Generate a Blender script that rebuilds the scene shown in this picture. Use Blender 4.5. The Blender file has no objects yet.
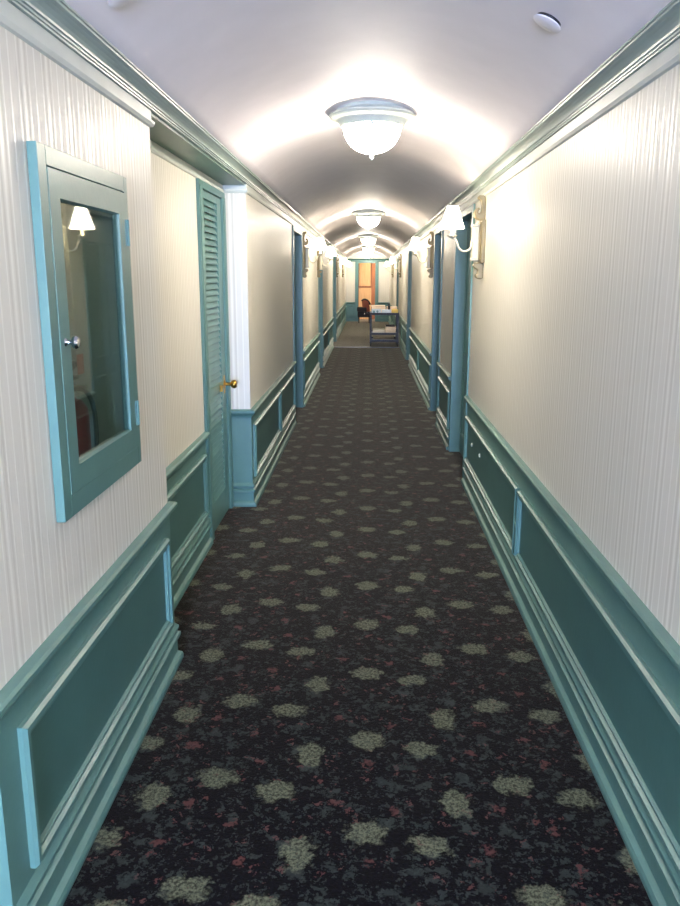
import bpy, bmesh, math, random
from mathutils import Vector, Matrix
random.seed(7)
SC = bpy.context.scene
COL = SC.collection
PI = math.pi

# ------------------------------------------------------------------ materials
def s2l(c):
    return tuple(((v/255.0)/12.92 if v/255.0 <= .04045 else ((v/255.0+.055)/1.055)**2.4) for v in c)

def newmat(name):
    m = bpy.data.materials.new(name); m.use_nodes = True
    nt = m.node_tree
    b = nt.nodes['Principled BSDF']
    return m, nt, b

def paint(name, rgb, rough=.5, metal=0.0, bump=.0, bscale=60, var=.06, emit=None, estr=0, spec=.5, coat=0):
    m, nt, b = newmat(name)
    c = s2l(rgb)
    tc = nt.nodes.new('ShaderNodeTexCoord')
    n = nt.nodes.new('ShaderNodeTexNoise'); n.inputs['Scale'].default_value = 6; n.inputs['Detail'].default_value = 3
    nt.links.new(tc.outputs['Object'], n.inputs['Vector'])
    r = nt.nodes.new('ShaderNodeValToRGB')
    r.color_ramp.elements[0].position = .3; r.color_ramp.elements[1].position = .7
    r.color_ramp.elements[0].color = tuple(v*(1-var) for v in c)+(1,)
    r.color_ramp.elements[1].color = tuple(min(1, v*(1+var)) for v in c)+(1,)
    nt.links.new(n.outputs['Fac'], r.inputs['Fac'])
    nt.links.new(r.outputs['Color'], b.inputs['Base Color'])
    b.inputs['Roughness'].default_value = rough
    b.inputs['Metallic'].default_value = metal
    b.inputs['Specular IOR Level'].default_value = spec
    b.inputs['Coat Weight'].default_value = coat
    if bump:
        n2 = nt.nodes.new('ShaderNodeTexNoise'); n2.inputs['Scale'].default_value = bscale
        nt.links.new(tc.outputs['Object'], n2.inputs['Vector'])
        bp = nt.nodes.new('ShaderNodeBump'); bp.inputs['Strength'].default_value = bump; bp.inputs['Distance'].default_value = .004
        nt.links.new(n2.outputs['Fac'], bp.inputs['Height']); nt.links.new(bp.outputs['Normal'], b.inputs['Normal'])
    if emit:
        b.inputs['Emission Color'].default_value = s2l(emit)+(1,)
        b.inputs['Emission Strength'].default_value = estr
    return m

M = {}
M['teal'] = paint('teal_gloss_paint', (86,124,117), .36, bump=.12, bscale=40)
M['teal_dark'] = paint('darker_teal_panel', (66,103,99), .42, bump=.12, bscale=40)  # darker teal for the panel fields inside the frames
M['crown'] = paint('pale_grey_green_paint', (148,164,157), .38)
M['crown_light'] = paint('off_white_green_paint', (200,205,196), .4)
M['ceiling'] = paint('ceiling_satin_paint', (238,231,234), .6, bump=.10, bscale=9, var=.02, spec=.2)
M['white'] = paint('white_paint', (226,226,222), .45)
M['brass'] = paint('aged_brass', (196,150,70), .28, metal=1)
M['dark_metal'] = paint('dark_metal', (40,40,42), .4, metal=.8)
M['chrome'] = paint('chrome', (200,200,205), .15, metal=1)
M['gilt'] = paint('antique_gilt', (128,114,78), .45, metal=.25, var=.25)
M['cream'] = paint('cream_gilt_paint', (190,186,164), .45, var=.1)
M['red'] = paint('extinguisher_red', (150,22,30), .3)
M['orange'] = paint('orange_red_plastic', (196,84,52), .45)
M['black'] = paint('black_plastic', (18,18,22), .45)
M['rim'] = paint('pale_grey_green_metal', (198,206,198), .35, metal=.2)
M['glow'] = paint('lit_frosted_glass', (255,250,240), .4, emit=(255,243,226), estr=32)
M['shade'] = paint('lit_fabric_shade', (255,248,235), .7, emit=(255,238,212), estr=6.5)
M['cartblack'] = paint('black_cart_plastic', (14,15,22), .4)
M['linen'] = paint('white_linen', (228,218,200), .8, bump=.5, bscale=30)
M['linen2'] = paint('cream_linen', (236,214,188), .8, bump=.5, bscale=30)
M['paper'] = paint('pale_blue_grey_card', (196,208,220), .6)
M['yellow'] = paint('yellow_plastic', (216,186,92), .5)
M['amber'] = paint('amber_plastic', (206,120,40), .4)
M['greenmark'] = paint('grey_green_print', (110,140,146), .6)
M['chairbrown'] = paint('reddish_brown_upholstery', (140,72,48), .6)
M['chairblack'] = paint('black_upholstery', (24,20,24), .6)
M['strip'] = paint('blue_grey_metal_strip', (110,130,170), .35, metal=.6)
M['interior'] = paint('cabinet_interior_paint', (176,186,176), .5)
M['tan'] = paint('tan_wall_paint', (190,150,110), .7)
M['vinyl'] = paint('grey_room_floor', (130,126,116), .6)
M['greendark'] = paint('olive_teal_paint', (96,124,110), .4)

def wood(name, a, b_):
    m, nt, b = newmat(name)
    tc = nt.nodes.new('ShaderNodeTexCoord'); mp = nt.nodes.new('ShaderNodeMapping')
    mp.inputs['Scale'].default_value = (14, 14, 1.2)
    n = nt.nodes.new('ShaderNodeTexNoise'); n.inputs['Scale'].default_value = 2; n.inputs['Detail'].default_value = 5
    r = nt.nodes.new('ShaderNodeValToRGB')
    r.color_ramp.elements[0].position = .3; r.color_ramp.elements[1].position = .7
    r.color_ramp.elements[0].color = s2l(a)+(1,); r.color_ramp.elements[1].color = s2l(b_)+(1,)
    nt.links.new(tc.outputs['Object'], mp.inputs['Vector']); nt.links.new(mp.outputs[0], n.inputs['Vector'])
    nt.links.new(n.outputs['Fac'], r.inputs['Fac']); nt.links.new(r.outputs[0], b.inputs['Base Color'])
    b.inputs['Roughness'].default_value = .45
    return m
M['wood'] = wood('light_oak', (226,184,128), (240,206,152))
M['wood_dark'] = wood('reddish_wood', (150,98,64), (178,120,80))

def glass(name, tint=(235,245,240), gl=.16):
    m = bpy.data.materials.new(name); m.use_nodes = True
    nt = m.node_tree; nt.nodes.clear()
    o = nt.nodes.new('ShaderNodeOutputMaterial'); mx = nt.nodes.new('ShaderNodeMixShader')
    t = nt.nodes.new('ShaderNodeBsdfTransparent'); g = nt.nodes.new('ShaderNodeBsdfGlossy')
    t.inputs['Color'].default_value = s2l(tint)+(1,); g.inputs['Roughness'].default_value = .02
    lw = nt.nodes.new('ShaderNodeLayerWeight'); lw.inputs['Blend'].default_value = .28
    mm = nt.nodes.new('ShaderNodeMath'); mm.operation = 'MULTIPLY_ADD'; mm.inputs[1].default_value = .5; mm.inputs[2].default_value = gl
    nt.links.new(lw.outputs['Fresnel'], mm.inputs[0]); nt.links.new(mm.outputs[0], mx.inputs['Fac'])
    nt.links.new(t.outputs[0], mx.inputs[1]); nt.links.new(g.outputs[0], mx.inputs[2]); nt.links.new(mx.outputs[0], o.inputs[0])
    return m
M['glass'] = glass('cabinet_glass', (236,242,238), .04)
M['pane'] = glass('window_glass', (245,248,250), .03)

def N(nt, t, **k):
    n = nt.nodes.new(t)
    for a, v in k.items(): setattr(n, a, v)
    return n
def math_(nt, op, a, b=None, c=None, clamp=False):
    n = nt.nodes.new('ShaderNodeMath'); n.operation = op; n.use_clamp = clamp
    for i, v in enumerate((a, b, c)):
        if v is None: continue
        if isinstance(v, (int, float)): n.inputs[i].default_value = v
        else: nt.links.new(v, n.inputs[i])
    return n.outputs[0]
def smooth(nt, v, lo, hi, a=0.0, b=1.0):
    n = nt.nodes.new('ShaderNodeMapRange'); n.interpolation_type = 'SMOOTHSTEP'
    n.inputs[1].default_value = lo; n.inputs[2].default_value = hi; n.inputs[3].default_value = a; n.inputs[4].default_value = b
    nt.links.new(v, n.inputs[0]); return n.outputs[0]
def mixc(nt, f, a, b):
    n = nt.nodes.new('ShaderNodeMix'); n.data_type = 'RGBA'
    if isinstance(f, (int, float)): n.inputs[0].default_value = f
    else: nt.links.new(f, n.inputs[0])
    for i, v in ((6, a), (7, b)):
        if isinstance(v, tuple): n.inputs[i].default_value = v
        else: nt.links.new(v, n.inputs[i])
    return n.outputs[2]

# satin striped wallpaper: stripes run up the wall (position x+y is constant up a wall)
def wallpaper():
    m, nt, b = newmat('striped_satin_wallpaper')
    g = N(nt, 'ShaderNodeNewGeometry'); sp = N(nt, 'ShaderNodeSeparateXYZ'); nt.links.new(g.outputs['Position'], sp.inputs[0])
    u = math_(nt, 'ADD', sp.outputs['X'], sp.outputs['Y'])
    # groups: repeat 0.14 m, with three thin ribs in each group
    fr = math_(nt, 'FRACT', math_(nt, 'DIVIDE', math_(nt, 'ADD', u, 20.0), .157))
    def lines(lst):
        out = None
        for c, w in lst:
            d = math_(nt, 'ABSOLUTE', math_(nt, 'SUBTRACT', fr, c))
            q = smooth(nt, d, w*.35, w, 1, 0)
            out = q if out is None else math_(nt, 'MAXIMUM', out, q)
        return out
    darkl = lines(((.20, .045), (.44, .045)))
    stripes = lines(((.32, .06), (.53, .03), (.11, .03), (.80, .035)))
    fine = math_(nt, 'SINE', math_(nt, 'MULTIPLY', u, 2*PI/.0175))
    cb = N(nt, 'ShaderNodeCombineXYZ'); nt.links.new(math_(nt, 'MULTIPLY', u, 90), cb.inputs[0]); nt.links.new(math_(nt, 'MULTIPLY', sp.outputs['Z'], 5), cb.inputs[1])
    no = N(nt, 'ShaderNodeTexNoise'); no.inputs['Scale'].default_value = 1; no.inputs['Detail'].default_value = 3
    nt.links.new(cb.outputs[0], no.inputs['Vector'])
    col = mixc(nt, stripes, s2l((213,209,196))+(1,), s2l((228,225,213))+(1,))
    col = mixc(nt, math_(nt, 'MULTIPLY', darkl, .45), col, s2l((182,176,160))+(1,))
    col = mixc(nt, smooth(nt, no.outputs['Fac'], .3, .7, 0, .2), col, s2l((206,200,184))+(1,))
    nt.links.new(col, b.inputs['Base Color'])
    nt.links.new(smooth(nt, stripes, 0, 1, .5, .3), b.inputs['Roughness'])
    b.inputs['Specular IOR Level'].default_value = .5
    h = math_(nt, 'ADD', math_(nt, 'MULTIPLY', stripes, 1.0), math_(nt, 'MULTIPLY', fine, .12))
    h = math_(nt, 'ADD', h, math_(nt, 'MULTIPLY', no.outputs['Fac'], .9))
    bp = N(nt, 'ShaderNodeBump'); bp.inputs['Strength'].default_value = .2; bp.inputs['Distance'].default_value = .0012
    nt.links.new(h, bp.inputs['Height']); nt.links.new(bp.outputs[0], b.inputs['Normal'])
    return m
M['paperwall'] = wallpaper()

def carpet(name, base, blob, leaf, rose, far=False):
    m, nt, b = newmat(name)
    g = N(nt, 'ShaderNodeNewGeometry')
    # ragged leaf edges
    nz = N(nt, 'ShaderNodeTexNoise'); nz.inputs['Scale'].default_value = 26; nz.inputs['Detail'].default_value = 5; nz.inputs['Roughness'].default_value = .65
    nt.links.new(g.outputs['Position'], nz.inputs['Vector'])
    off = N(nt, 'ShaderNodeVectorMath', operation='SUBTRACT'); nt.links.new(nz.outputs['Color'], off.inputs[0]); off.inputs[1].default_value = (.5,.5,.5)
    sc = N(nt, 'ShaderNodeVectorMath', operation='SCALE'); nt.links.new(off.outputs[0], sc.inputs[0]); sc.inputs['Scale'].default_value = .13
    ad = N(nt, 'ShaderNodeVectorMath', operation='ADD'); nt.links.new(g.outputs['Position'], ad.inputs[0]); nt.links.new(sc.outputs[0], ad.inputs[1])
    PX, PY = 1.045, .518
    def pattern(pts, r0, r1, soft):
        out = None
        for (x, y, s, asp) in pts:
            a = N(nt, 'ShaderNodeVectorMath', operation='SUBTRACT'); nt.links.new(ad.outputs[0], a.inputs[0]); a.inputs[1].default_value = (x, y, 0)
            w = N(nt, 'ShaderNodeVectorMath', operation='WRAP'); nt.links.new(a.outputs[0], w.inputs[0])
            w.inputs[1].default_value = (PX/2, PY/2, 1); w.inputs[2].default_value = (-PX/2, -PY/2, -1)
            mu = N(nt, 'ShaderNodeVectorMath', operation='MULTIPLY'); nt.links.new(w.outputs[0], mu.inputs[0]); mu.inputs[1].default_value = (1/(s*asp), asp/s, 0)
            ln = N(nt, 'ShaderNodeVectorMath', operation='LENGTH'); nt.links.new(mu.outputs[0], ln.inputs[0])
            v = smooth(nt, ln.outputs['Value'], 1-soft, 1+soft, 1, 0)
            out = v if out is None else math_(nt, 'MAXIMUM', out, v)
        return out
    big = pattern([(.014,2.196,.060,1.05),(-.20,2.095,.056,.85),(.322,2.350,.057,.85),(.527,2.46,.058,1.15),(.217,2.145,.050,1.2),(-.305,2.395,.056,1.15)], 0, 0, .22)
    rng = random.Random(3)
    sm = [(rng.uniform(-.5,.5), rng.uniform(2,2.5), rng.uniform(.014,.026), rng.uniform(.7,1.4)) for _ in range(16)]
    small = pattern(sm, 0, 0, .4)
    ro = [(-.42,2.22,.017,1),(-.1,2.34,.015,1),(.11,2.30,.018,1),(.40,2.13,.017,1),(.46,2.32,.014,1),(-.38,2.05,.014,1),(.02,2.06,.014,1)]
    roses = pattern(ro, 0, 0, .45)
    fine = N(nt, 'ShaderNodeTexNoise'); fine.inputs['Scale'].default_value = 85; fine.inputs['Detail'].default_value = 4; fine.inputs['Roughness'].default_value = .75
    nt.links.new(g.outputs['Position'], fine.inputs['Vector'])
    def flakes(scale):
        v = N(nt, 'ShaderNodeTexVoronoi'); v.inputs['Scale'].default_value = scale; nt.links.new(ad.outputs[0], v.inputs['Vector'])
        sp = N(nt, 'ShaderNodeSeparateColor'); nt.links.new(v.outputs['Color'], sp.inputs[0])
        body = smooth(nt, v.outputs['Distance'], .32, .5, 1, 0)
        return sp, body
    L = lambda c: s2l(c)+(1,)
    dark = tuple(v*.35 for v in base)
    c = mixc(nt, smooth(nt, fine.outputs['Fac'], .38, .62), L(dark), L(tuple(min(255, v*1.25) for v in base)))
    f1, b1 = flakes(42); f2, b2 = flakes(24)
    c = mixc(nt, math_(nt, 'MULTIPLY', math_(nt, 'MULTIPLY', b1, math_(nt, 'GREATER_THAN', f1.outputs[0], .5)), .6), c, L(leaf))
    c = mixc(nt, math_(nt, 'MULTIPLY', math_(nt, 'MULTIPLY', b2, math_(nt, 'GREATER_THAN', f2.outputs[1], .74)), .60), c, L(leaf))
    c = mixc(nt, math_(nt, 'MULTIPLY', math_(nt, 'MULTIPLY', b1, math_(nt, 'GREATER_THAN', f1.outputs[2], .93)), .7), c, L(rose))
    c = mixc(nt, math_(nt, 'MULTIPLY', small, .55), c, L(leaf))
    c = mixc(nt, math_(nt, 'MULTIPLY', roses, .7), c, L(rose))
    tex = smooth(nt, fine.outputs['Fac'], .40, .60, .2, 1.0)
    c = mixc(nt, math_(nt, 'MULTIPLY', big, tex), c, L(blob))
    nt.links.new(c, b.inputs['Base Color'])
    b.inputs['Roughness'].default_value = .92
    b.inputs['Specular IOR Level'].default_value = .08
    b.inputs['Sheen Weight'].default_value = .34; b.inputs['Sheen Roughness'].default_value = .3
    b.inputs['Sheen Tint'].default_value = s2l((236,214,180))+(1,)
    bp = N(nt, 'ShaderNodeBump'); bp.inputs['Strength'].default_value = .5; bp.inputs['Distance'].default_value = .004
    nt.links.new(fine.outputs['Fac'], bp.inputs['Height']); nt.links.new(bp.outputs[0], b.inputs['Normal'])
    return m
M['carpet'] = carpet('dark_floral_carpet', (8,7,14), (98,103,84), (50,58,56), (92,56,54))
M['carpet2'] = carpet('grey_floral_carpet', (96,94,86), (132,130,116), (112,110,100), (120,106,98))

# ------------------------------------------------------------------ mesh helpers
def build(name, bm, mat, parent=None, smooth_=False, bevel=0, kind=None, matrix=None):
    bmesh.ops.recalc_face_normals(bm, faces=bm.faces)
    me = bpy.data.meshes.new(name); bm.to_mesh(me); bm.free()
    o = bpy.data.objects.new(name, me); COL.objects.link(o)
    mats = mat if isinstance(mat, list) else [mat]
    for x in mats: me.materials.append(x)
    if smooth_:
        for p in me.polygons: p.use_smooth = True
        try: me.set_sharp_from_angle(angle=math.radians(40))
        except Exception: pass
    if bevel:
        md = o.modifiers.new('bevel', 'BEVEL'); md.width = bevel; md.segments = 2; md.limit_method = 'ANGLE'
    if matrix is not None: o.matrix_world = matrix
    if parent is not None: o.parent = parent
    if kind: o['kind'] = kind
    return o
def struct(name, bm, mat, **k):
    return build(name, bm, mat, kind='structure' if k.get('parent') is None else None, **k)
def box(bm, x0, x1, y0, y1, z0, z1, mi=0):
    vs = [bm.verts.new((x, y, z)) for x in (x0, x1) for y in (y0, y1) for z in (z0, z1)]
    F = [(0,1,3,2),(4,6,7,5),(0,4,5,1),(2,3,7,6),(0,2,6,4),(1,5,7,3)]
    for f in F:
        fc = bm.faces.new([vs[i] for i in f]); fc.material_index = mi
    return vs
def B(*a):
    bm = bmesh.new(); box(bm, *a); return bm
def sweep(bm, path, prof, mi=0):
    """closed profile (p out of the wall, z) swept along a plan path; the room is on the right of the path"""
    n = len(path); nr = []
    for i in range(n-1):
        d = Vector((path[i+1][0]-path[i][0], path[i+1][1]-path[i][1])).normalized(); nr.append(Vector((d.y, -d.x)))
    rings = []
    for i in range(n):
        if i == 0: o = nr[0]
        elif i == n-1: o = nr[-1]
        else:
            o = (nr[i-1]+nr[i]); o = o/(1+nr[i-1].dot(nr[i]))
        rings.append([bm.verts.new((path[i][0]+o.x*p, path[i][1]+o.y*p, z)) for p, z in prof])
    k = len(prof)
    for i in range(n-1):
        for j in range(k):
            f = bm.faces.new((rings[i][j], rings[i][(j+1)%k], rings[i+1][(j+1)%k], rings[i+1][j])); f.material_index = mi
    for r in (rings[0], rings[-1]):
        f = bm.faces.new(r); f.material_index = mi
def lathe(bm, prof, seg=32, c=(0,0,0), mi=0, cap=True, axis='z'):
    rings = []
    for r, z in prof:
        ring = []
        for k in range(seg):
            a = 2*PI*k/seg
            if axis == 'z': v = (c[0]+r*math.cos(a), c[1]+r*math.sin(a), c[2]+z)
            elif axis == 'x': v = (c[0]+z, c[1]+r*math.cos(a), c[2]+r*math.sin(a))
            else: v = (c[0]+r*math.cos(a), c[1]+z, c[2]+r*math.sin(a))
            ring.append(bm.verts.new(v))
        rings.append(ring)
    for i in range(len(rings)-1):
        for k in range(seg):
            f = bm.faces.new((rings[i][k], rings[i][(k+1)%seg], rings[i+1][(k+1)%seg], rings[i+1][k])); f.material_index = mi
    if cap:
        for r in (rings[0], rings[-1]):
            f = bm.faces.new(r); f.material_index = mi
def tube(bm, pts, r, seg=10, mi=0):
    pts = [Vector(p) for p in pts]; rings = []
    for i, p in enumerate(pts):
        t = (pts[min(i+1, len(pts)-1)]-pts[max(i-1, 0)]).normalized()
        a = t.cross(Vector((0,1,0)) if abs(t.y) < .9 else Vector((1,0,0))).normalized(); b_ = t.cross(a)
        rr = r[i] if isinstance(r, (list, tuple)) else r
        rings.append([bm.verts.new(p+rr*(math.cos(2*PI*k/seg)*a+math.sin(2*PI*k/seg)*b_)) for k in range(seg)])
    for i in range(len(rings)-1):
        for k in range(seg):
            f = bm.faces.new((rings[i][k], rings[i][(k+1)%seg], rings[i+1][(k+1)%seg], rings[i+1][k])); f.material_index = mi
    for q in (rings[0], rings[-1]):
        f = bm.faces.new(q); f.material_index = mi
def bez(p0, p1, p2, p3, n=10):
    p0, p1, p2, p3 = map(Vector, (p0, p1, p2, p3))
    return [(1-t)**3*p0+3*(1-t)**2*t*p1+3*(1-t)*t*t*p2+t**3*p3 for t in [i/n for i in range(n+1)]]
def frame_rect(bm, X, s, a0, a1, z0, z1, prof, mi=0, axis='y'):
    """mitred rectangular moulding on the plane x=X (or y=X), s = direction into the room"""
    rings = []
    for w, d in prof:
        pts = [(a0+w, z0+w), (a1-w, z0+w), (a1-w, z1-w), (a0+w, z1-w)]
        if axis == 'y': rings.append([bm.verts.new((X+s*d, a, z)) for a, z in pts])
        else: rings.append([bm.verts.new((a, X+s*d, z)) for a, z in pts])
    k = len(rings)
    for i in range(k):
        j = (i+1) % k
        for q in range(4):
            f = bm.faces.new((rings[i][q], rings[i][(q+1)%4], rings[j][(q+1)%4], rings[j][q])); f.material_index = mi
def extrude_poly(bm, poly, y0, y1, mi=0):
    """poly in (x,z), extruded along y"""
    a = [bm.verts.new((x, y0, z)) for x, z in poly]; b_ = [bm.verts.new((x, y1, z)) for x, z in poly]
    n = len(poly)
    for i in range(n):
        f = bm.faces.new((a[i], a[(i+1)%n], b_[(i+1)%n], b_[i])); f.material_index = mi
    for q in (a, b_):
        f = bm.faces.new(q); f.material_index = mi
def thing(name, label, cat, loc=(0,0,0), group=None, rotz=0):
    o = bpy.data.objects.new(name, None); COL.objects.link(o); o.location = loc; o.rotation_euler = (0,0,rotz)
    o.empty_display_size = .1
    o['label'] = label; o['category'] = cat
    if group: o['group'] = group
    return o
def tag(o, label, cat, group=None):
    o['label'] = label; o['category'] = cat
    if group: o['group'] = group
    return o
def copy_tree(o, parent=None):
    c = o.copy(); COL.objects.link(c)
    if parent is not None: c.parent = parent
    for ch in list(o.children): copy_tree(ch, c)
    return c

# ------------------------------------------------------------------ the corridor
XL, XR, XREC = -.885, .865, -1.055
YB, YE = -6.0, 31.9                     # back of the hall behind the camera, far end wall
ZS = 2.40                               # soffit / underside of the crown
T = .28
CAB = (2.15, 2.84, 1.10, 2.05)          # hole in the left wall for the extinguisher cabinet
ZO = 2.31                               # top of the door openings

# openings (door recesses) along both walls
LOP = [(9.44, 10.6), (14.3, 15.35), (20.2, 21.8)]
ROP = [(6.72, 7.9), (9.43, 10.4), (16.0, 17.0), (22.6, 23.6)]

# floor
bm = B(-2.9, 1.3, YB-.2, 20.1, -.05, 0); struct('floor', bm, M['carpet'])
bm = B(-2.0, 2.0, 20.1, YE+.1, -.05, 0); struct('floor', bm, M['carpet2'])
bm = B(-1.6, 1.6, YE+.1, 36.2, -.05, 0); struct('floor', bm, M['vinyl'])
bm = bmesh.new(); extrude_poly(bm, [(-.85,0),(.83,0),(.83,.002),(-.85,.002)], 20.06, 20.14); struct('trim_1', bm, M['strip'])

# left wall
def wallpiece(bm, side, y0, y1, z0=0, z1=2.6):
    if side == 'l': box(bm, XL-T, XL, y0, y1, z0, z1)
    else: box(bm, XR, XR+T, y0, y1, z0, z1)
bm = bmesh.new()
y0, y1, z0, z1 = CAB
box(bm, XL-T, XL, 1.65, y0, 0, ZS); box(bm, XL-T, XL, y1, 3.33, 0, ZS)
box(bm, XL-T, XL, y0, y1, 0, z0); box(bm, XL-T, XL, y0, y1, z1, ZS)
box(bm, XL-T, XL-.19, y0, y1, z0, z1)
box(bm, XREC-.2, XREC, 3.33, 5.0, 0, ZS)                 # recess wall
box(bm, XREC-.2, XREC, 5.0, 5.86, 2.335, ZS)
box(bm, XREC-.2, XL, 5.86, 9.44, 0, ZS)
for i, (a, b_) in enumerate(LOP):
    wallpiece(bm, 'l', a, b_, ZO, ZS)
    wallpiece(bm, 'l', b_, LOP[i+1][0] if i+1 < len(LOP) else YE, 0, ZS)
box(bm, XL-T, XL, 1.65, YE, ZS+.001, 2.9)
struct('wall_left', bm, M['paperwall'])
# right wall
bm = bmesh.new()
prev = YB
for a, b_ in ROP:
    wallpiece(bm, 'r', prev, a, 0, ZS); wallpiece(bm, 'r', a, b_, ZO, ZS); prev = b_
wallpiece(bm, 'r', prev, YE, 0, ZS)
box(bm, XR, XR+T, YB, YE, ZS, 2.9)
struct('wall_right', bm, M['paperwall'])
# the open hall to the left and behind the camera
bm = bmesh.new(); box(bm, -2.9, -2.65, YB, 2.1, 0, 2.9); box(bm, -2.9, XL-T, 1.65, 2.1, 0, 2.9); struct('wall_hall', bm, M['paperwall'])
bm = bmesh.new()
WX0, WX1, WZ0, WZ1 = -.76, .74, .45, 2.3
box(bm, -2.9, WX0, YB-.2, YB, 0, 2.9); box(bm, WX1, 1.15, YB-.2, YB, 0, 2.9)
box(bm, WX0, WX1, YB-.2, YB, 0, WZ0); box(bm, WX0, WX1, YB-.2, YB, WZ1, 2.9)
struct('wall_back', bm, M['paperwall'])
w1 = bpy.data.objects.new('window_1', None); COL.objects.link(w1); w1.location = ((WX0+WX1)/2, YB-.1, WZ0); w1['kind'] = 'structure'
bm = bmesh.new()
cx0 = (WX0+WX1)/2
frame_rect(bm, 0, 1, WX0-cx0, WX1-cx0, 0, WZ1-WZ0, [(0,-.04),(0,.05),(.05,.05),(.05,-.04)], axis='x')
for q in (0,): box(bm, q-.025, q+.025, -.03, .03, .05, WZ1-WZ0-.05)
build('window_frame', bm, M['white'], parent=w1)
bm = B(WX0-cx0+.05, WX1-cx0-.05, -.004, .004, .05, WZ1-WZ0-.05); build('window_pane', bm, M['pane'], parent=w1)

# ceiling: shallow barrel vault over the corridor, flat over the hall
cxm = (XL+XR)/2; hw = .795; zsp = 2.455; rise = .275
R = (hw*hw+rise*rise)/(2*rise)
def vz(x): return zsp+rise-R+math.sqrt(R*R-(x-cxm)**2)
bm = bmesh.new(); n = 40
arc = [(cxm-hw+2*hw*i/n) for i in range(n+1)]
poly = [(x, vz(x)) for x in arc]
outer = [(XR+.05, zsp), (XR+.05, 2.95), (XL-.05, 2.95), (XL-.05, zsp)]
extrude_poly(bm, poly+outer, YB, YE)
bm2 = bm
o = struct('ceiling', bm, M['ceiling'], smooth_=True)
bm = bmesh.new()
box(bm, -2.9, XL-.02, YB, 1.65, ZS+.02, 2.6)
struct('ceiling', bm, M['ceiling'])
# recess soffit above the louvred door
bm = bmesh.new(); box(bm, XREC-.2, XL-.001, 3.331, 5.859, ZS-.012, ZS-.0005); struct('trim_2', bm, M['greendark'])

# mouldings
RAIL = [(0,.700),(.008,.700),(.012,.715),(.026,.727),(.036,.740),(.036,.754),(.028,.762),(0,.765)]
BASE = [(0,0),(.034,0),(.034,.016),(.029,.030),(.018,.038),(.013,.042),(.013,.112),(.027,.119),(.027,.134),(.012,.139),(.012,.149),(.021,.155),(.021,.167),(.006,.185),(0,.19)]
SLAB = [(0,.0),(.005,.0),(.005,.71),(0,.71)]
BED = [(0,2.335),(.011,2.338),(.018,2.350),(.018,2.358),(.007,2.361),(.007,2.399),(0,2.399)]
CROWN = [(0,2.400),(.016,2.400),(.017,2.405),(.023,2.406),(.024,2.411),(.031,2.412),(.033,2.418),(.040,2.426),(.050,2.434),(.061,2.440),(.073,2.443),(.074,2.449),(.080,2.450),(.081,2.458),(0,2.458)]
lp1 = [(-2.65,1.65),(XL,1.65),(XL,3.33),(XREC,3.33),(XREC,4.97)]
lp2 = [(XREC,5.86),(XL,5.86),(XL,9.38)]
segsL = [lp1, lp2, [(XL,10.66),(XL,14.24)], [(XL,15.41),(XL,20.14)], [(XL,21.86),(XL,YE)]]
segsR = [[(XR,6.66),(XR,YB)], [(XR,9.37),(XR,7.96)], [(XR,15.94),(XR,10.46)], [(XR,22.54),(XR,17.06)], [(XR,YE),(XR,23.66)]]
segsB = [[(-.46,YE),(XL,YE)][::-1], [(.37,YE),(XR,YE)]]
tn = [3]
def trim(bm, mat, **k):
    o = struct('trim_%d' % tn[0], bm, mat, **k); tn[0] += 1; return o
for side, segs in (('left', segsL), ('right', segsR), ('end', segsB)):
    for nm, prof, mt in (('baseboard', BASE, M['teal']), ('rail', RAIL, M['teal']), ('wainscot', SLAB, M['teal'])):
        bm = bmesh.new()
        for s in segs: sweep(bm, s, prof)
        if nm == 'baseboard': struct('baseboard_'+side, bm, mt)
        else: trim(bm, mt)
# bed moulding and crown
bm = bmesh.new()
sweep(bm, [(-2.65,1.65),(XL,1.65),(XL,3.33),(XREC,3.33),(XREC,5.86),(XL,5.86),(XL,YE)], BED); trim(bm, M['crown_light'])
bm = bmesh.new(); sweep(bm, [(XR,YE),(XR,YB)], BED); trim(bm, M['crown_light'])
bm = bmesh.new(); sweep(bm, [(XL,YB),(XL,YE)], CROWN); trim(bm, M['crown'])
bm = bmesh.new(); sweep(bm, [(XR,YE),(XR,YB)], CROWN); trim(bm, M['crown'])

# framed wainscot panels
FR = [(0,0),(0,.013),(.007,.024),(.022,.024),(.028,.012),(.033,.010),(.035,.015),(.041,.015),(.044,.004),(.044,0)]
def panels(side, lst, z0, z1):
    X, s = (XL, 1) if side == 'l' else (XR, -1)
    for a, b_, Xo in lst:
        XX = Xo if Xo is not None else X
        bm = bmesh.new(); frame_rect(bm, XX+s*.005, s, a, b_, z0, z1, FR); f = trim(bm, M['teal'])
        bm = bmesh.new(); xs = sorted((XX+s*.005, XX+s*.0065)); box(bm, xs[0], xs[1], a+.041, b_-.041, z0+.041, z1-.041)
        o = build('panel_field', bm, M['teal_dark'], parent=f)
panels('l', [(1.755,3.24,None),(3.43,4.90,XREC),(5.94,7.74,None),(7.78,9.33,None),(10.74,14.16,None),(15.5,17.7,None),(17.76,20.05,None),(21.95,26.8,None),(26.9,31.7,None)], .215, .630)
panels('r', [(-1.7,.86,None),(.90,4.21,None),(4.255,6.60,None),(8.03,9.30,None),(10.55,13.1,None),(13.15,15.86,None),(17.14,19.8,None),(19.86,22.46,None),(23.74,27.6,None),(27.7,31.7,None)], .205, .600)
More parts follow.
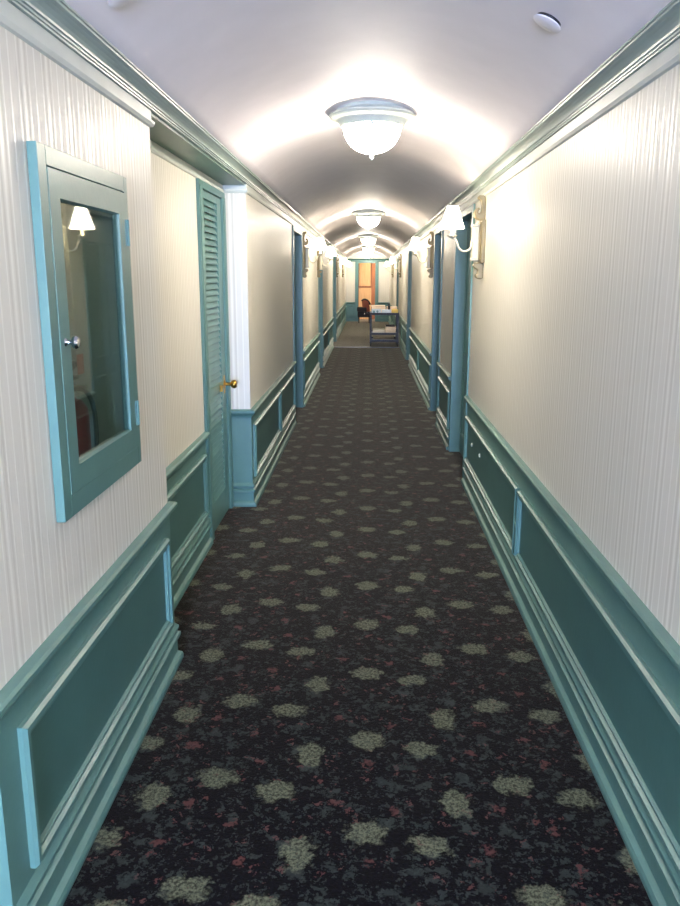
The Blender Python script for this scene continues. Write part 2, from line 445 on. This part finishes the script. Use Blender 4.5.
# end wall
bm = bmesh.new()
DX0, DX1, DZ = -.40, .31, 2.29
box(bm, XL-.3, DX0, YE, YE+.15, 0, 2.9); box(bm, DX1, XR+.3, YE, YE+.15, 0, 2.9); box(bm, DX0, DX1, YE, YE+.15, DZ, 2.9)
struct('wall_end', bm, M['paperwall'])
bm = bmesh.new(); sweep(bm, [(XL,YE),(XR,YE)], CROWN); sweep(bm, [(XL,YE),(XR,YE)], BED); trim(bm, M['teal'])
bm = bmesh.new()
for a, b_ in ((XL+.05, DX0-.09), (DX1+.1, XR-.05)):
    frame_rect(bm, YE-.005, -1, a, b_, .215, .62, FR, axis='x')
trim(bm, M['teal'])
def casing(bm, plane, s, a0, a1, ztop, w=.075, d=.018, axis='y'):
    """door casing round an opening a0..a1, on a wall plane"""
    pts = [(a0-w, 0), (a0-w, ztop+w), (a1+w, ztop+w), (a1+w, 0), (a1, 0), (a1, ztop), (a0, ztop), (a0, 0)]
    def ring(dd): return [bm.verts.new((plane+s*dd, a, z) if axis == 'y' else (a, plane+s*dd, z)) for a, z in pts]
    A, C = ring(0), ring(d)
    k = 8
    for i in range(k): bm.faces.new((A[i], A[(i+1)%k], C[(i+1)%k], C[i]))
    for q in (A, C):
        bm.faces.new((q[0], q[1], q[6], q[7])); bm.faces.new((q[1], q[2], q[5], q[6])); bm.faces.new((q[2], q[3], q[4], q[5]))
bm = bmesh.new(); casing(bm, YE, -1, DX0, DX1, DZ, .11, .03, 'x')
box(bm, DX0-.001, DX0+.02, YE-.01, YE+.16, 0, DZ); box(bm, DX1-.02, DX1+.001, YE-.01, YE+.16, 0, DZ)
trim(bm, M['teal'])

# door recesses: casing, jambs, and a panelled door in each
dn = [2]
def recess(side, a, b_):
    X, s = (XL, 1) if side == 'l' else (XR, -1)
    bm = bmesh.new()
    w = .06; d = .016
    # casing (clear of the bed moulding) and jamb linings
    for q0, q1 in ((a-w, a), (b_, b_+w)):
        xs = sorted((X, X+s*d)); box(bm, xs[0], xs[1], q0, q1, 0, 2.334)
    xs = sorted((X, X+s*d)); box(bm, xs[0], xs[1], a, b_, ZO-.012, 2.334)
    xs = sorted((X+s*d, X-s*.13))
    box(bm, xs[0], xs[1], a-.0005, a+.02, 0, ZO-.012); box(bm, xs[0], xs[1], b_-.02, b_+.0005, 0, ZO-.012)
    box(bm, xs[0], xs[1], a+.02, b_-.02, ZO-.032, ZO-.012)
    trim(bm, M['teal'], bevel=.003)
    X0 = X-s*.09
    bm = bmesh.new(); xs = sorted((X0, X0-s*.04)); box(bm, xs[0], xs[1], a+.022, b_-.022, .012, ZO-.034)
    for z0, z1 in ((.2,.85),(1.0,2.05)):
        m_ = (a+b_)/2
        for p0, p1 in ((a+.14, m_-.06), (m_+.06, b_-.14)):
            frame_rect(bm, X0, s, p0, p1, z0, z1, [(0,0),(.008,.01),(.02,.012),(.03,.004),(.03,0)])
    dr = struct('door_%d' % dn[0], bm, M['teal']); dn[0] += 1
    bm = bmesh.new()
    cy = a+.11 if side == 'l' else a+.11
    lathe(bm, [(.028,0),(.028,.006),(.010,.010),(.010,.035),(.024,.045),(.028,.058),(.022,.070),(.006,.074)], 20, (0,0,0), axis='x')
    if s < 0:
        for v in bm.verts: v.co.x *= -1
    k = build('door_knob', bm, M['brass'], parent=dr, smooth_=True); k.location = (X0, cy, .97)
for a, b_ in ROP: recess('r', a, b_)
for a, b_ in LOP: recess('l', a, b_)

# ------------------------------------------------------------------ louvred door
LY0, LY1, LZ1 = 5.095, 5.765, 2.285
bm = bmesh.new()
for q0, q1 in ((4.972, 5.088), (5.772, 5.86)):
    box(bm, XREC, XREC+.020, q0, q1, 0, 2.334)
    box(bm, XREC+.020, XREC+.026, q0+.012, q1-.03 if q1 < 5.5 else q1-.012, 0, 2.30)
box(bm, XREC, XREC+.020, 5.088, 5.772, 2.29, 2.334)
trim(bm, M['teal'], bevel=.003)
bm = bmesh.new(); box(bm, XREC-.2, XREC-.12, 5.0, 5.86, 0, 2.335); struct('wall_closet', bm, M['interior'])
door = bpy.data.objects.new('door_1', None); COL.objects.link(door); door['kind'] = 'structure'; door.location = (XREC, LY0, .012)
XD = .004; D0, D1 = -.034, XD
W = LY1-LY0; Hh = LZ1-.012
s0, s1 = .065, .145
bm = bmesh.new()
box(bm, D0, D1, 0, s0, 0, Hh); box(bm, D0, D1, W-s1, W, 0, Hh)
box(bm, D0, D1, s0, W-s1, 0, .20); box(bm, D0, D1, s0, W-s1, Hh-.045, Hh)
box(bm, D0, D1, s0, W-s1, .93, 1.0)
build('door_frame', bm, M['teal'], parent=door, bevel=.002)
bm = bmesh.new()
def slats(z0, z1):
    k = int((z1-z0)/.040)
    for i in range(k):
        z = z0+(i+.5)*(z1-z0)/k
        poly = [(XD-.003, z-.021), (XD-.003, z-.016), (XD-.020, z+.020), (XD-.024, z+.017)]
        extrude_poly(bm, poly, s0-.004, W-s1+.004)
slats(.20, .93); slats(1.0, Hh-.045)
build('louver_panel', bm, M['teal'], parent=door)
bm = bmesh.new()
lathe(bm, [(.030,0),(.030,.006),(.012,.010),(.011,.045),(.024,.054),(.031,.068),(.031,.080),(.022,.092),(.004,.095)], 24, (XD, W-.06, .965), axis='x')
box(bm, XD, XD+.004, W-.075, W-.045, .90, 1.03)
build('door_knob', bm, M['brass'], parent=door, smooth_=True)
bm = bmesh.new()
box(bm, XD, XD+.012, W-.25, W-.17, .945, .97); box(bm, XD, XD+.022, W-.25, W-.235, .935, .98); box(bm, XD+.008, XD+.014, W-.17, W-.08, .952, .964)
build('latch', bm, M['brass'], parent=door, bevel=.003)
for z0, z1, mt in ((2.02, 2.14, 'brass'), (.06, .16, 'dark_metal')):
    bm = bmesh.new(); box(bm, XD, XD+.003, .0, .03, z0, z1); lathe(bm, [(.006,z0),(.006,z1)], 10, (XD+.006, .002, 0))
    h = build('hinge', bm, M[mt], parent=door)
    if mt == 'brass': h['label'] = 'brass hinge'
    else: h['label'] = 'dark hinge'

# ------------------------------------------------------------------ extinguisher cabinet
XF = -.857
cab = thing('extinguisher_cabinet', 'blue-green wooden wall cabinet with a glass door on the left wall', 'cabinet', (XL, 2.11, 1.062))
def L(x, y, z): return (x-XL, y-2.11, z-1.062)
def lbox(bm, x0, x1, y0, y1, z0, z1):
    a = L(x0, y0, z0); b_ = L(x1, y1, z1); box(bm, a[0], b_[0], a[1], b_[1], a[2], b_[2])
bm = bmesh.new()
Y0, Y1, Z0, Z1 = 2.11, 2.88, 1.062, 2.09
g0, g1, h0, h1 = 2.168, 2.845, 1.128, 2.035          # door leaf
lbox(bm, XL+.001, XF, Y0, g0-.002, Z0, Z1); lbox(bm, XL+.001, XF, g1+.002, Y1, Z0, Z1)
lbox(bm, XL+.001, XF, g0-.002, g1+.002, Z0, h0-.002); lbox(bm, XL+.001, XF, g0-.002, g1+.002, h1+.003, Z1)
build('cabinet_frame', bm, M['teal'], parent=cab, bevel=.002)
bm = bmesh.new()
xb = XL-.185
lbox(bm, xb, xb+.01, 2.155, 2.835, 1.105, 2.045)
lbox(bm, xb+.01, XL-.001, 2.155, 2.165, 1.105, 2.045); lbox(bm, xb+.01, XL-.001, 2.825, 2.835, 1.105, 2.045)
lbox(bm, xb+.01, XL-.001, 2.165, 2.825, 1.105, 1.115); lbox(bm, xb+.01, XL-.001, 2.165, 2.825, 2.035, 2.045)
build('cabinet_box', bm, M['interior'], parent=cab)
bm = bmesh.new()
G0, G1, H0, H1 = 2.250, 2.768, 1.188, 1.972
frame_rect(bm, 0, 1, g0-2.11, g1-2.11, h0-1.062, h1-1.062, [(0, .002), (0, .0295), (.075, .0295), (.075, .027), (.079, .018), (.079, .002)])
cd = build('cabinet_door', bm, M['teal'], parent=cab, bevel=.001)
bm = bmesh.new(); box(bm, -.002, .002, -.268, .268, h0+.072-1.062, h1-.072-1.062)
gp = build('glass_pane', bm, M['glass'], parent=cd); gp.location = (.0135, (g0+g1)/2-2.11, 0); gp.rotation_euler = (0, 0, math.radians(-1.35))
bm = bmesh.new(); c = L(XF+.002, 2.205, 1.567)
lathe(bm, [(.012,0),(.007,.006),(.007,.016),(.016,.022),(.019,.030),(.014,.038),(.003,.040)], 20, c, axis='x')
kb = build('door_knob', bm, M['chrome'], parent=cd, smooth_=True)
for zc in (1.90, 1.255):
    bm = bmesh.new()
    lbox(bm, XF+.001, XF+.004, 2.832, 2.862, zc-.045, zc+.045)
    c = L(XF+.006, 2.847, 0); lathe(bm, [(.005,zc-1.062-.045),(.005,zc-1.062+.045)], 10, (c[0], c[1], 0))
    build('hinge', bm, M['teal'], parent=cd)

ext = thing('fire_extinguisher', 'dark red fire extinguisher standing inside the glass-door wall cabinet', 'fire extinguisher', (-.975, 2.50, 1.115))
bm = bmesh.new()
lathe(bm, [(.055,0),(.062,.006),(.062,.19),(.058,.215),(.042,.238),(.020,.250)], 28); build('cylinder', bm, M['red'], parent=ext, smooth_=True)
bm = bmesh.new(); lathe(bm, [(.020,.249),(.020,.268),(.026,.270),(.026,.288),(.015,.292),(.015,.305)], 20); box(bm, -.012, .06, -.012, .012, .272, .288); build('valve', bm, M['dark_metal'], parent=ext, smooth_=True)
bm = bmesh.new(); lathe(bm, [(.014,0),(.014,.012)], 16, (0,.028,.279), axis='y'); build('pressure_gauge', bm, M['chrome'], parent=ext)
bm = bmesh.new()
box(bm, -.010, .010, -.02, .085, .300, .312)
vs = box(bm, -.010, .010, -.02, .09, .322, .336)
for v in vs:
    if v.co.y > 0: v.co.z += .022
build('lever', bm, M['black'], parent=ext, bevel=.002)
bm = bmesh.new(); box(bm, .030, .032, .02, .075, .32, .385); build('inspection_tag', bm, M['orange'], parent=ext)['label'] = 'orange-red tag'
bm = bmesh.new(); tube(bm, bez((.02,0,.28),(.085,0,.29),(.085,.02,.2),(.075,.02,.06), 14), .008); build('hose', bm, M['black'], parent=ext, smooth_=True)

# ------------------------------------------------------------------ ceiling lights
def ceiling_light(loc, label, group):
    t = thing('ceiling_light', label, 'ceiling light', loc, group)
    bm = bmesh.new()      # z = 0 at the ceiling
    lathe(bm, [(.215,.0),(.22,-.02),(.245,-.032),(.256,-.040),(.258,-.048),(.250,-.058),(.222,-.066),(.205,-.074),(.198,-.086),(.190,-.102),(.180,-.108),(.172,-.102),(.172,-.06)], 56, cap=False)
    build('mounting_plate', bm, M['rim'], parent=t, smooth_=True)
    bm = bmesh.new()
    pr = [(.172,-.100)]+[(.172*math.cos(a)**.9, -.105-.150*math.sin(a)) for a in [i*PI/2/12 for i in range(12)]]+[(.012,-.256)]
    lathe(bm, pr, 48); build('glass_bowl', bm, M['glow'], parent=t, smooth_=True)
    bm = bmesh.new(); lathe(bm, [(.014,-.252),(.018,-.262),(.010,-.270),(.014,-.278),(.009,-.288),(.003,-.294)], 16); build('finial', bm, M['rim'], parent=t, smooth_=True)
    for k in range(3):
        a = PI/6+k*2*PI/3
        bm = bmesh.new(); lathe(bm, [(.008,-.128),(.010,-.118),(.007,-.108)], 10, (.186*math.cos(a), .186*math.sin(a), 0)); build('thumb_screw', bm, M['rim'], parent=t, smooth_=True)
    return t
GL = 'frosted bowl lights down the vaulted ceiling'
CLY = [5.0, 12.3, 19.2, 25.8, 30.9]
labs = ['frosted bowl ceiling light nearest the viewer, largest in the photo', 'frosted bowl ceiling light second along the vaulted ceiling',
        'frosted bowl ceiling light third along the vault, just before the cart', 'small distant bowl ceiling light fourth along the vault, beyond the cart',
        'smallest distant bowl ceiling light right in front of the end doorway']
cl = ceiling_light((.015, CLY[0], vz(.0)+.001), labs[0], GL)
for y, lb in zip(CLY[1:], labs[1:]):
    c = copy_tree(cl); c.location = (.0, y, vz(0)+.001); c['label'] = lb

# ------------------------------------------------------------------ wall sconces (built for the right wall, -x into the corridor)
def make_sconce(loc, label):
    t = thing('wall_sconce', label, 'wall lamp', loc, 'candle-arm wall sconces along the corridor')
    bm = bmesh.new()
    # long back board with stepped edge; origin at the middle of the body on the wall
    box(bm, -.030, 0, -.085, .085, -.165, .145); box(bm, -.042, -.030, -.070, .070, -.15, .13)
    build('backplate', bm, M['gilt'], parent=t, bevel=.005)
    bm = bmesh.new()
    box(bm, -.085, -.042, -.045, .045, -.135, .10); box(bm, -.095, -.042, -.055, .055, .095, .115); box(bm, -.095, -.042, -.055, .055, -.150, -.130)
    build('body_block', bm, M['cream'], parent=t, bevel=.006)
    bm = bmesh.new()      # scrolled crest
    poly = [(0,.145),(-.05,.145),(-.075,.165),(-.082,.195),(-.070,.225),(-.050,.235),(-.040,.222),(-.052,.212),(-.058,.195),(-.045,.190),(-.030,.205),(-.028,.245),(-.036,.285),(-.060,.305),(-.050,.322),(-.020,.318),(0,.30)]
    extrude_poly(bm, poly, -.040, .040); build('crest', bm, M['gilt'], parent=t, bevel=.006)
    bm = bmesh.new()
    poly = [(0,-.165),(-.070,-.165),(-.078,-.185),(-.060,-.205),(-.040,-.215),(-.042,-.24),(-.058,-.255),(-.050,-.275),(-.025,-.285),(0,-.275)]
    extrude_poly(bm, poly, -.035, .035); build('pendant', bm, M['gilt'], parent=t, bevel=.006)
    bm = bmesh.new()
    pts = bez((-.085,0,-.03),(-.10,0,-.09),(-.17,0,-.10),(-.195,0,-.04), 12)+bez((-.195,0,-.04),(-.20,0,-.01),(-.21,0,.01),(-.24,0,.02), 5)[1:]
    tube(bm, pts, .008); lathe(bm, [(.030,0),(.030,.006),(.018,.012)], 16, (-.097,0,-.03), axis='x')
    build('arm', bm, M['cream'], parent=t, smooth_=True)
    bm = bmesh.new()
    lathe(bm, [(.006,.012),(.022,.02),(.038,.030),(.040,.036),(.016,.038),(.013,.045),(.013,.100),(.005,.105)], 20, (-.24,0,0)); build('candle_cup', bm, M['cream'], parent=t, smooth_=True)
    bm = bmesh.new()
    lathe(bm, [(.092,.085),(.040,.245),(.037,.245),(.088,.085)], 32, (-.24,0,0), cap=False)
    build('lamp_shade', bm, M['shade'], parent=t, smooth_=True)
    return t
sc0 = make_sconce((XR, 6.10, 2.02), 'large near sconce on the right wall with a bright white cone shade')
def place_sconce(side, y, label):
    c = copy_tree(sc0); c['label'] = label
    c.location = (XR if side == 'r' else XL, y, 2.02)
    c.rotation_euler = (0, 0, 0 if side == 'r' else PI)
place_sconce('r', 10.78, 'second sconce along the right wall, just past the second doorway')
place_sconce('r', 20.9, 'distant sconce on the right wall above the housekeeping cart')
place_sconce('l', 10.86, 'nearest sconce on the left wall, just past the blue door frame')
place_sconce('l', 14.0, 'second sconce along the left wall, in front of a door frame')
place_sconce('l', 22.1, 'distant third sconce along the left wall, opposite the cart')

place_sconce('r', 27.2, 'farthest tiny sconce on the right wall near the end doorway')
place_sconce('l', 27.2, 'farthest tiny sconce on the left wall near the end doorway')

# ------------------------------------------------------------------ ceiling discs
def disc(x, y, label):
    z = vz(x); th = math.asin((x-cxm)/R)
    t = thing('sprinkler_cover', label, 'ceiling disc', (x, y, z), 'round sprinkler covers on the ceiling')
    t.rotation_euler = (0, th, 0)
    bm = bmesh.new(); lathe(bm, [(.044,.004),(.044,-.010)], 32); build('collar', bm, M['black'], parent=t)
    bm = bmesh.new(); lathe(bm, [(.038,-.010),(.050,-.011),(.051,-.014),(.042,-.017),(.01,-.018)], 40); build('cover_plate', bm, M['ceiling'], parent=t, smooth_=True)
    return t
disc(.590, 2.86, 'small white round cover on the ceiling near the right cornice')
disc(-.700, 2.40, 'small round cover at the top edge of the photo, near the left cornice')

# small jack plates on the right wainscot
def jack(y, z, label):
    bm = bmesh.new(); lathe(bm, [(.016,0),(.016,.004),(.009,.008),(.003,.009)], 20, (0,0,0), axis='x')
    for v in bm.verts: v.co.x *= -1
    o = build('cable_plate', bm, M['crown_light'], smooth_=True); o.location = (XR-.0065, y, z)
    tag(o, label, 'cover plate', 'round plates on the right wainscot panel')
jack(6.25, .42, 'tiny round plate on the right wainscot, the one closer to the doorway')
jack(5.80, .435, 'tiny round plate on the right wainscot, the one farther from the doorway')

# ------------------------------------------------------------------ housekeeping cart
CX0, CX1, CY0, CY1 = .06, .80, 20.3, 21.25
cart = thing('housekeeping_cart', 'black housekeeping cart loaded with linen, parked against the right wall', 'cart', (.43, 20.775, 0))
hx, hy = .37, .475
def part(name, bm, mt, p, **k): return build(name, bm, mt, parent=p, **k)
def tray(z, h=.05):
    bm = bmesh.new(); box(bm, -hx, hx, -hy, hy, z, z+.02)
    box(bm, -hx, hx, -hy, -hy+.02, z+.02, z+h); box(bm, -hx, hx, hy-.02, hy, z+.02, z+h)
    box(bm, -hx, -hx+.02, -hy+.02, hy-.02, z+.02, z+h); box(bm, hx-.02, hx, -hy+.02, hy-.02, z+.02, z+h)
    return bm
part('top_tray', tray(.80, .06), M['cartblack'], cart, bevel=.004)
part('shelf', tray(.30, .055), M['cartblack'], cart, bevel=.004)
part('shelf', tray(.12, .06), M['cartblack'], cart, bevel=.004)
for sx in (-1, 1):
    for sy in (-1, 1):
        bm = bmesh.new(); px, py = sx*(hx-.025), sy*(hy-.025)
        box(bm, px-.025, px+.025, py-.03, py+.03, .09, .80); part('post', bm, M['cartblack'], cart, bevel=.006)
        bm = bmesh.new(); lathe(bm, [(.045,-.014),(.05,-.008),(.05,.008),(.045,.014)], 20, (px, py, .05), axis='x'); box(bm, px-.022, px-.016, py-.014, py+.014, .05, .092); box(bm, px+.016, px+.022, py-.014, py+.014, .05, .092); box(bm, px-.022, px+.022, py-.014, py+.014, .086, .094)
        part('caster', bm, M['black'], cart, smooth_=True)
bm = bmesh.new(); tube(bm, [(-hx+.005,-.4,.80),(-hx-.06,-.4,.84),(-hx-.14,-.4,.80),(-hx-.14,.0,.80),(-hx-.14,.4,.80),(-hx-.06,.4,.84),(-hx+.005,.4,.80)], .014)
part('handle', bm, M['cartblack'], cart, smooth_=True)
bx = lambda *a: B(*a)
def item(name, x0, x1, y0, y1, z0, z1, mt, label, cat, group=None, bev=.012):
    mx, my = (x0+x1)/2, (y0+y1)/2
    o = build(name, B(x0-mx, x1-mx, y0-my, y1-my, 0, z1-z0), mt, bevel=bev); o.location = (mx, my, z0)
    return tag(o, label, cat, group)
# on the top tray (z .82)
def folded(name, x0, x1, y0, y1, z0, k, h, mt, label, group):
    mx, my = (x0+x1)/2, (y0+y1)/2; bm = bmesh.new(); rr = random.Random(int(x0*1000)+k)
    for i in range(k):
        j = rr.uniform(-.008, .008); box(bm, x0-mx+j, x1-mx+j, y0-my, y1-my, i*h, i*h+h*.9)
    o = build(name, bm, mt, bevel=.006); o.location = (mx, my, z0); return tag(o, label, 'linen', group)
box1 = item('tissue_box', .10, .34, 20.33, 20.50, .82, .95, M['paper'], 'pale blue-grey printed box at the left front of the cart top', 'box', None, .004)
bm = bmesh.new(); lathe(bm, [(.035,-.003),(.035,0)], 16, (-.06,-.0855,.06), axis='y'); lathe(bm, [(.03,-.003),(.03,0)], 16, (.03,-.0855,.07), axis='y'); build('printed_motif', bm, M['greenmark'], parent=box1)
item('carton', .36, .60, 20.34, 20.56, .82, .935, M['paper'], 'pale plain carton in the middle of the cart top', 'box', None, .004)
item('plastic_caddy', .62, .775, 20.33, 20.60, .82, .945, M['yellow'], 'yellow plastic caddy at the right end of the cart top', 'caddy')
folded('folded_towels', .10, .46, 20.60, 21.1, .82, 5, .042, M['linen2'], 'stack of cream towels at the back left of the cart top', 'linen stacks on the cart')
folded('folded_towels', .49, .76, 20.66, 21.1, .82, 4, .045, M['linen2'], 'stack of cream towels at the back right of the cart top', 'linen stacks on the cart')
bo = thing('spray_bottle', 'dark spray bottle standing on the carton in the middle of the cart top', 'bottle', (.55, 20.45, .935))
bm = bmesh.new(); lathe(bm, [(.030,0),(.034,.01),(.034,.08),(.014,.11),(.013,.13)], 16); build('bottle_body', bm, M['black'], parent=bo, smooth_=True)
bm = bmesh.new(); box(bm, -.045, .02, -.011, .011, .13, .155); box(bm, -.03, -.022, -.006, .006, .09, .13); build('trigger', bm, M['black'], parent=bo, bevel=.003)
folded('folded_sheets', .14, .44, 20.36, 21.1, .32, 2, .055, M['linen'], 'white folded sheets on the left of the middle shelf', 'linen stacks on the cart')
folded('folded_sheets', .46, .73, 20.36, 21.1, .32, 3, .062, M['linen2'], 'taller pinkish folded sheets on the right of the middle shelf', 'linen stacks on the cart')
item('folded_cloth', .47, .71, 20.38, 20.7, .506, .545, M['chairblack'], 'dark folded cloth lying on the right sheets of the cart middle shelf', 'cloth')
folded('folded_sheets', .16, .70, 20.36, 21.1, .14, 1, .05, M['linen'], 'flat white sheet lying on the lowest cart shelf', 'linen stacks on the cart')

# ------------------------------------------------------------------ armchair in the far doorway
ch = thing('armchair', 'dark armchair with a reddish-brown back in front of the far doorway', 'chair', (-.14, 31.1, 0))
bm = bmesh.new(); box(bm, -.25, .24, -.25, .25, .22, .44); part('seat', bm, M['chairblack'], ch, bevel=.03)
bm = bmesh.new(); 
vs = box(bm, -.04, .24, -.23, .23, .40, .87)
for v in vs:
    if v.co.z > .6: v.co.x -= .06
part('backrest', bm, M['chairbrown'], ch, bevel=.04)
bm = bmesh.new(); tube(bm, bez((-.10,-.2,.84),(-.02,-.2,.93),(.14,-.2,.93),(.24,-.2,.70), 10), .03); tube(bm, bez((-.10,.2,.84),(-.02,.2,.93),(.14,.2,.93),(.24,.2,.70), 10), .03); box(bm, .02, .10, -.2, .2, .865, .90)
part('back_frame', bm, M['chairblack'], ch, smooth_=True)
for sy in (-1, 1):
    bm = bmesh.new(); box(bm, -.27, .10, sy*.27-.03, sy*.27+.03, .44, .60); part('armrest', bm, M['chairblack'], ch, bevel=.02)
for sx in (-1, 1):
    for sy in (-1, 1):
        bm = bmesh.new(); lathe(bm, [(.018,0),(.026,.225)], 12, (sx*.2, sy*.2, 0)); part('leg', bm, M['chairblack'], ch)

# ------------------------------------------------------------------ room beyond the doorway, wooden cupboard
bm = bmesh.new(); box(bm, -1.6, -1.45, YE+.15, 36.2, 0, 2.7); struct('wall_room_left', bm, M['tan'])
bm = bmesh.new(); box(bm, 1.45, 1.6, YE+.15, 36.2, 0, 2.7); struct('wall_room_right', bm, M['tan'])
bm = bmesh.new(); box(bm, -1.6, 1.6, 36.2, 36.35, 0, 2.7); struct('wall_room_back', bm, M['tan'])
bm = bmesh.new(); box(bm, -1.6, 1.6, YE+.15, 36.35, 2.7, 2.8); struct('ceiling', bm, M['ceiling'])
cb = thing('wooden_cupboard', 'tall light oak cupboard seen through the far doorway', 'cupboard', (-.1, 33.9, 0))
bm = bmesh.new(); box(bm, -.29, .24, -.2, .25, 0, 1.30); part('lower_body', bm, M['wood'], cb, bevel=.005)
bm = bmesh.new(); box(bm, -.31, .26, -.23, .25, 1.32, 1.37); part('counter', bm, M['wood_dark'], cb, bevel=.008)
bm = bmesh.new(); box(bm, -.27, .22, -.05, .25, 1.38, 2.45); part('upper_body', bm, M['wood'], cb, bevel=.005)
for a, b_ in ((-.27, -.03), (-.02, .22)):
    bm = bmesh.new(); frame_rect(bm, -.2, -1, a, b_, .75, 1.27, [(0,0),(0,.018),(.05,.018),(.055,.008),(.055,0)], axis='x'); box(bm, a+.05, b_-.05, -.205, -.2, .8, 1.22); part('door', bm, M['wood'], cb)
bm = bmesh.new(); box(bm, .245, .46, -.1, .25, 0, 2.40); o = part('side_panel', bm, M['wood_dark'], cb, bevel=.004); o['label'] = 'darker reddish wooden side panel'

# ------------------------------------------------------------------ light
def area(name, loc, rot, sx, sy, power, col):
    l = bpy.data.lights.new(name, 'AREA'); l.shape = 'RECTANGLE'; l.size = sx; l.size_y = sy; l.energy = power; l.color = col
    o = bpy.data.objects.new(name, l); COL.objects.link(o); o.location = loc; o.rotation_euler = rot; return o
area('window_daylight', ((WX0+WX1)/2, YB-.3, 1.4), (PI/2, 0, 0), 1.5, 1.85, 520, (.42, .57, 1.0))
def point(name, loc, p, col, r=.05):
    l = bpy.data.lights.new(name, 'POINT'); l.energy = p; l.color = col; l.shadow_soft_size = r
    o = bpy.data.objects.new(name, l); COL.objects.link(o); o.location = loc; return o
point('corridor_fill', (0, -2.4, 2.40), 80, (1,.94,.86), .17)  # added warm fill behind the camera, without any fixture
point('near_wall_fill', (.60, -.5, 2.15), 16, (1,.92,.82), .09)  # added fill that brightens the near walls, no sconce there
point('near_wall_fill', (-.60, -1.3, 2.15), 16, (1,.92,.82), .09)  # second added fill for the near walls, also without a sconce
point('room_fill', (.9, 33.0, 2.3), 24, (1,.86,.66), .1)  # added warm fill for the far room, no lamp modelled
w = bpy.data.worlds.new('world'); SC.world = w; w.use_nodes = True
w.node_tree.nodes['Background'].inputs['Color'].default_value = (.45, .65, 1, 1)
w.node_tree.nodes['Background'].inputs['Strength'].default_value = .6

# ------------------------------------------------------------------ camera
f = 782.0
cd_ = bpy.data.cameras.new('camera'); cam = bpy.data.objects.new('camera', cd_); COL.objects.link(cam)
cd_.sensor_fit = 'VERTICAL'; cd_.sensor_height = 24; cd_.lens = f*24/906
cd_.clip_start = .02; cd_.clip_end = 200
VP = (368., 277.); VV = (331., 3930.)
d = Vector((VP[0]-340, -(VP[1]-453), -f)).normalized()
u = -Vector((VV[0]-340, -(VV[1]-453), -f)); u = (u-d*u.dot(d)).normalized()
r = d.cross(u)
Mx = Matrix((tuple(r), tuple(d), tuple(u)))       # rows: world axes in camera coordinates -> camera-to-world rotation
cam.matrix_world = Matrix.Translation((0, 0, 1.75)) @ Mx.to_4x4()
SC.camera = cam

SC.view_settings.view_transform = 'Standard'; SC.view_settings.look = 'None'
SC.view_settings.exposure = 1.6; SC.view_settings.gamma = 1; SC.view_settings.use_curve_mapping = False
SC.cycles.use_denoising = True
SC.cycles.max_bounces = 10; SC.cycles.diffuse_bounces = 6
SC.cycles.sample_clamp_indirect = 8
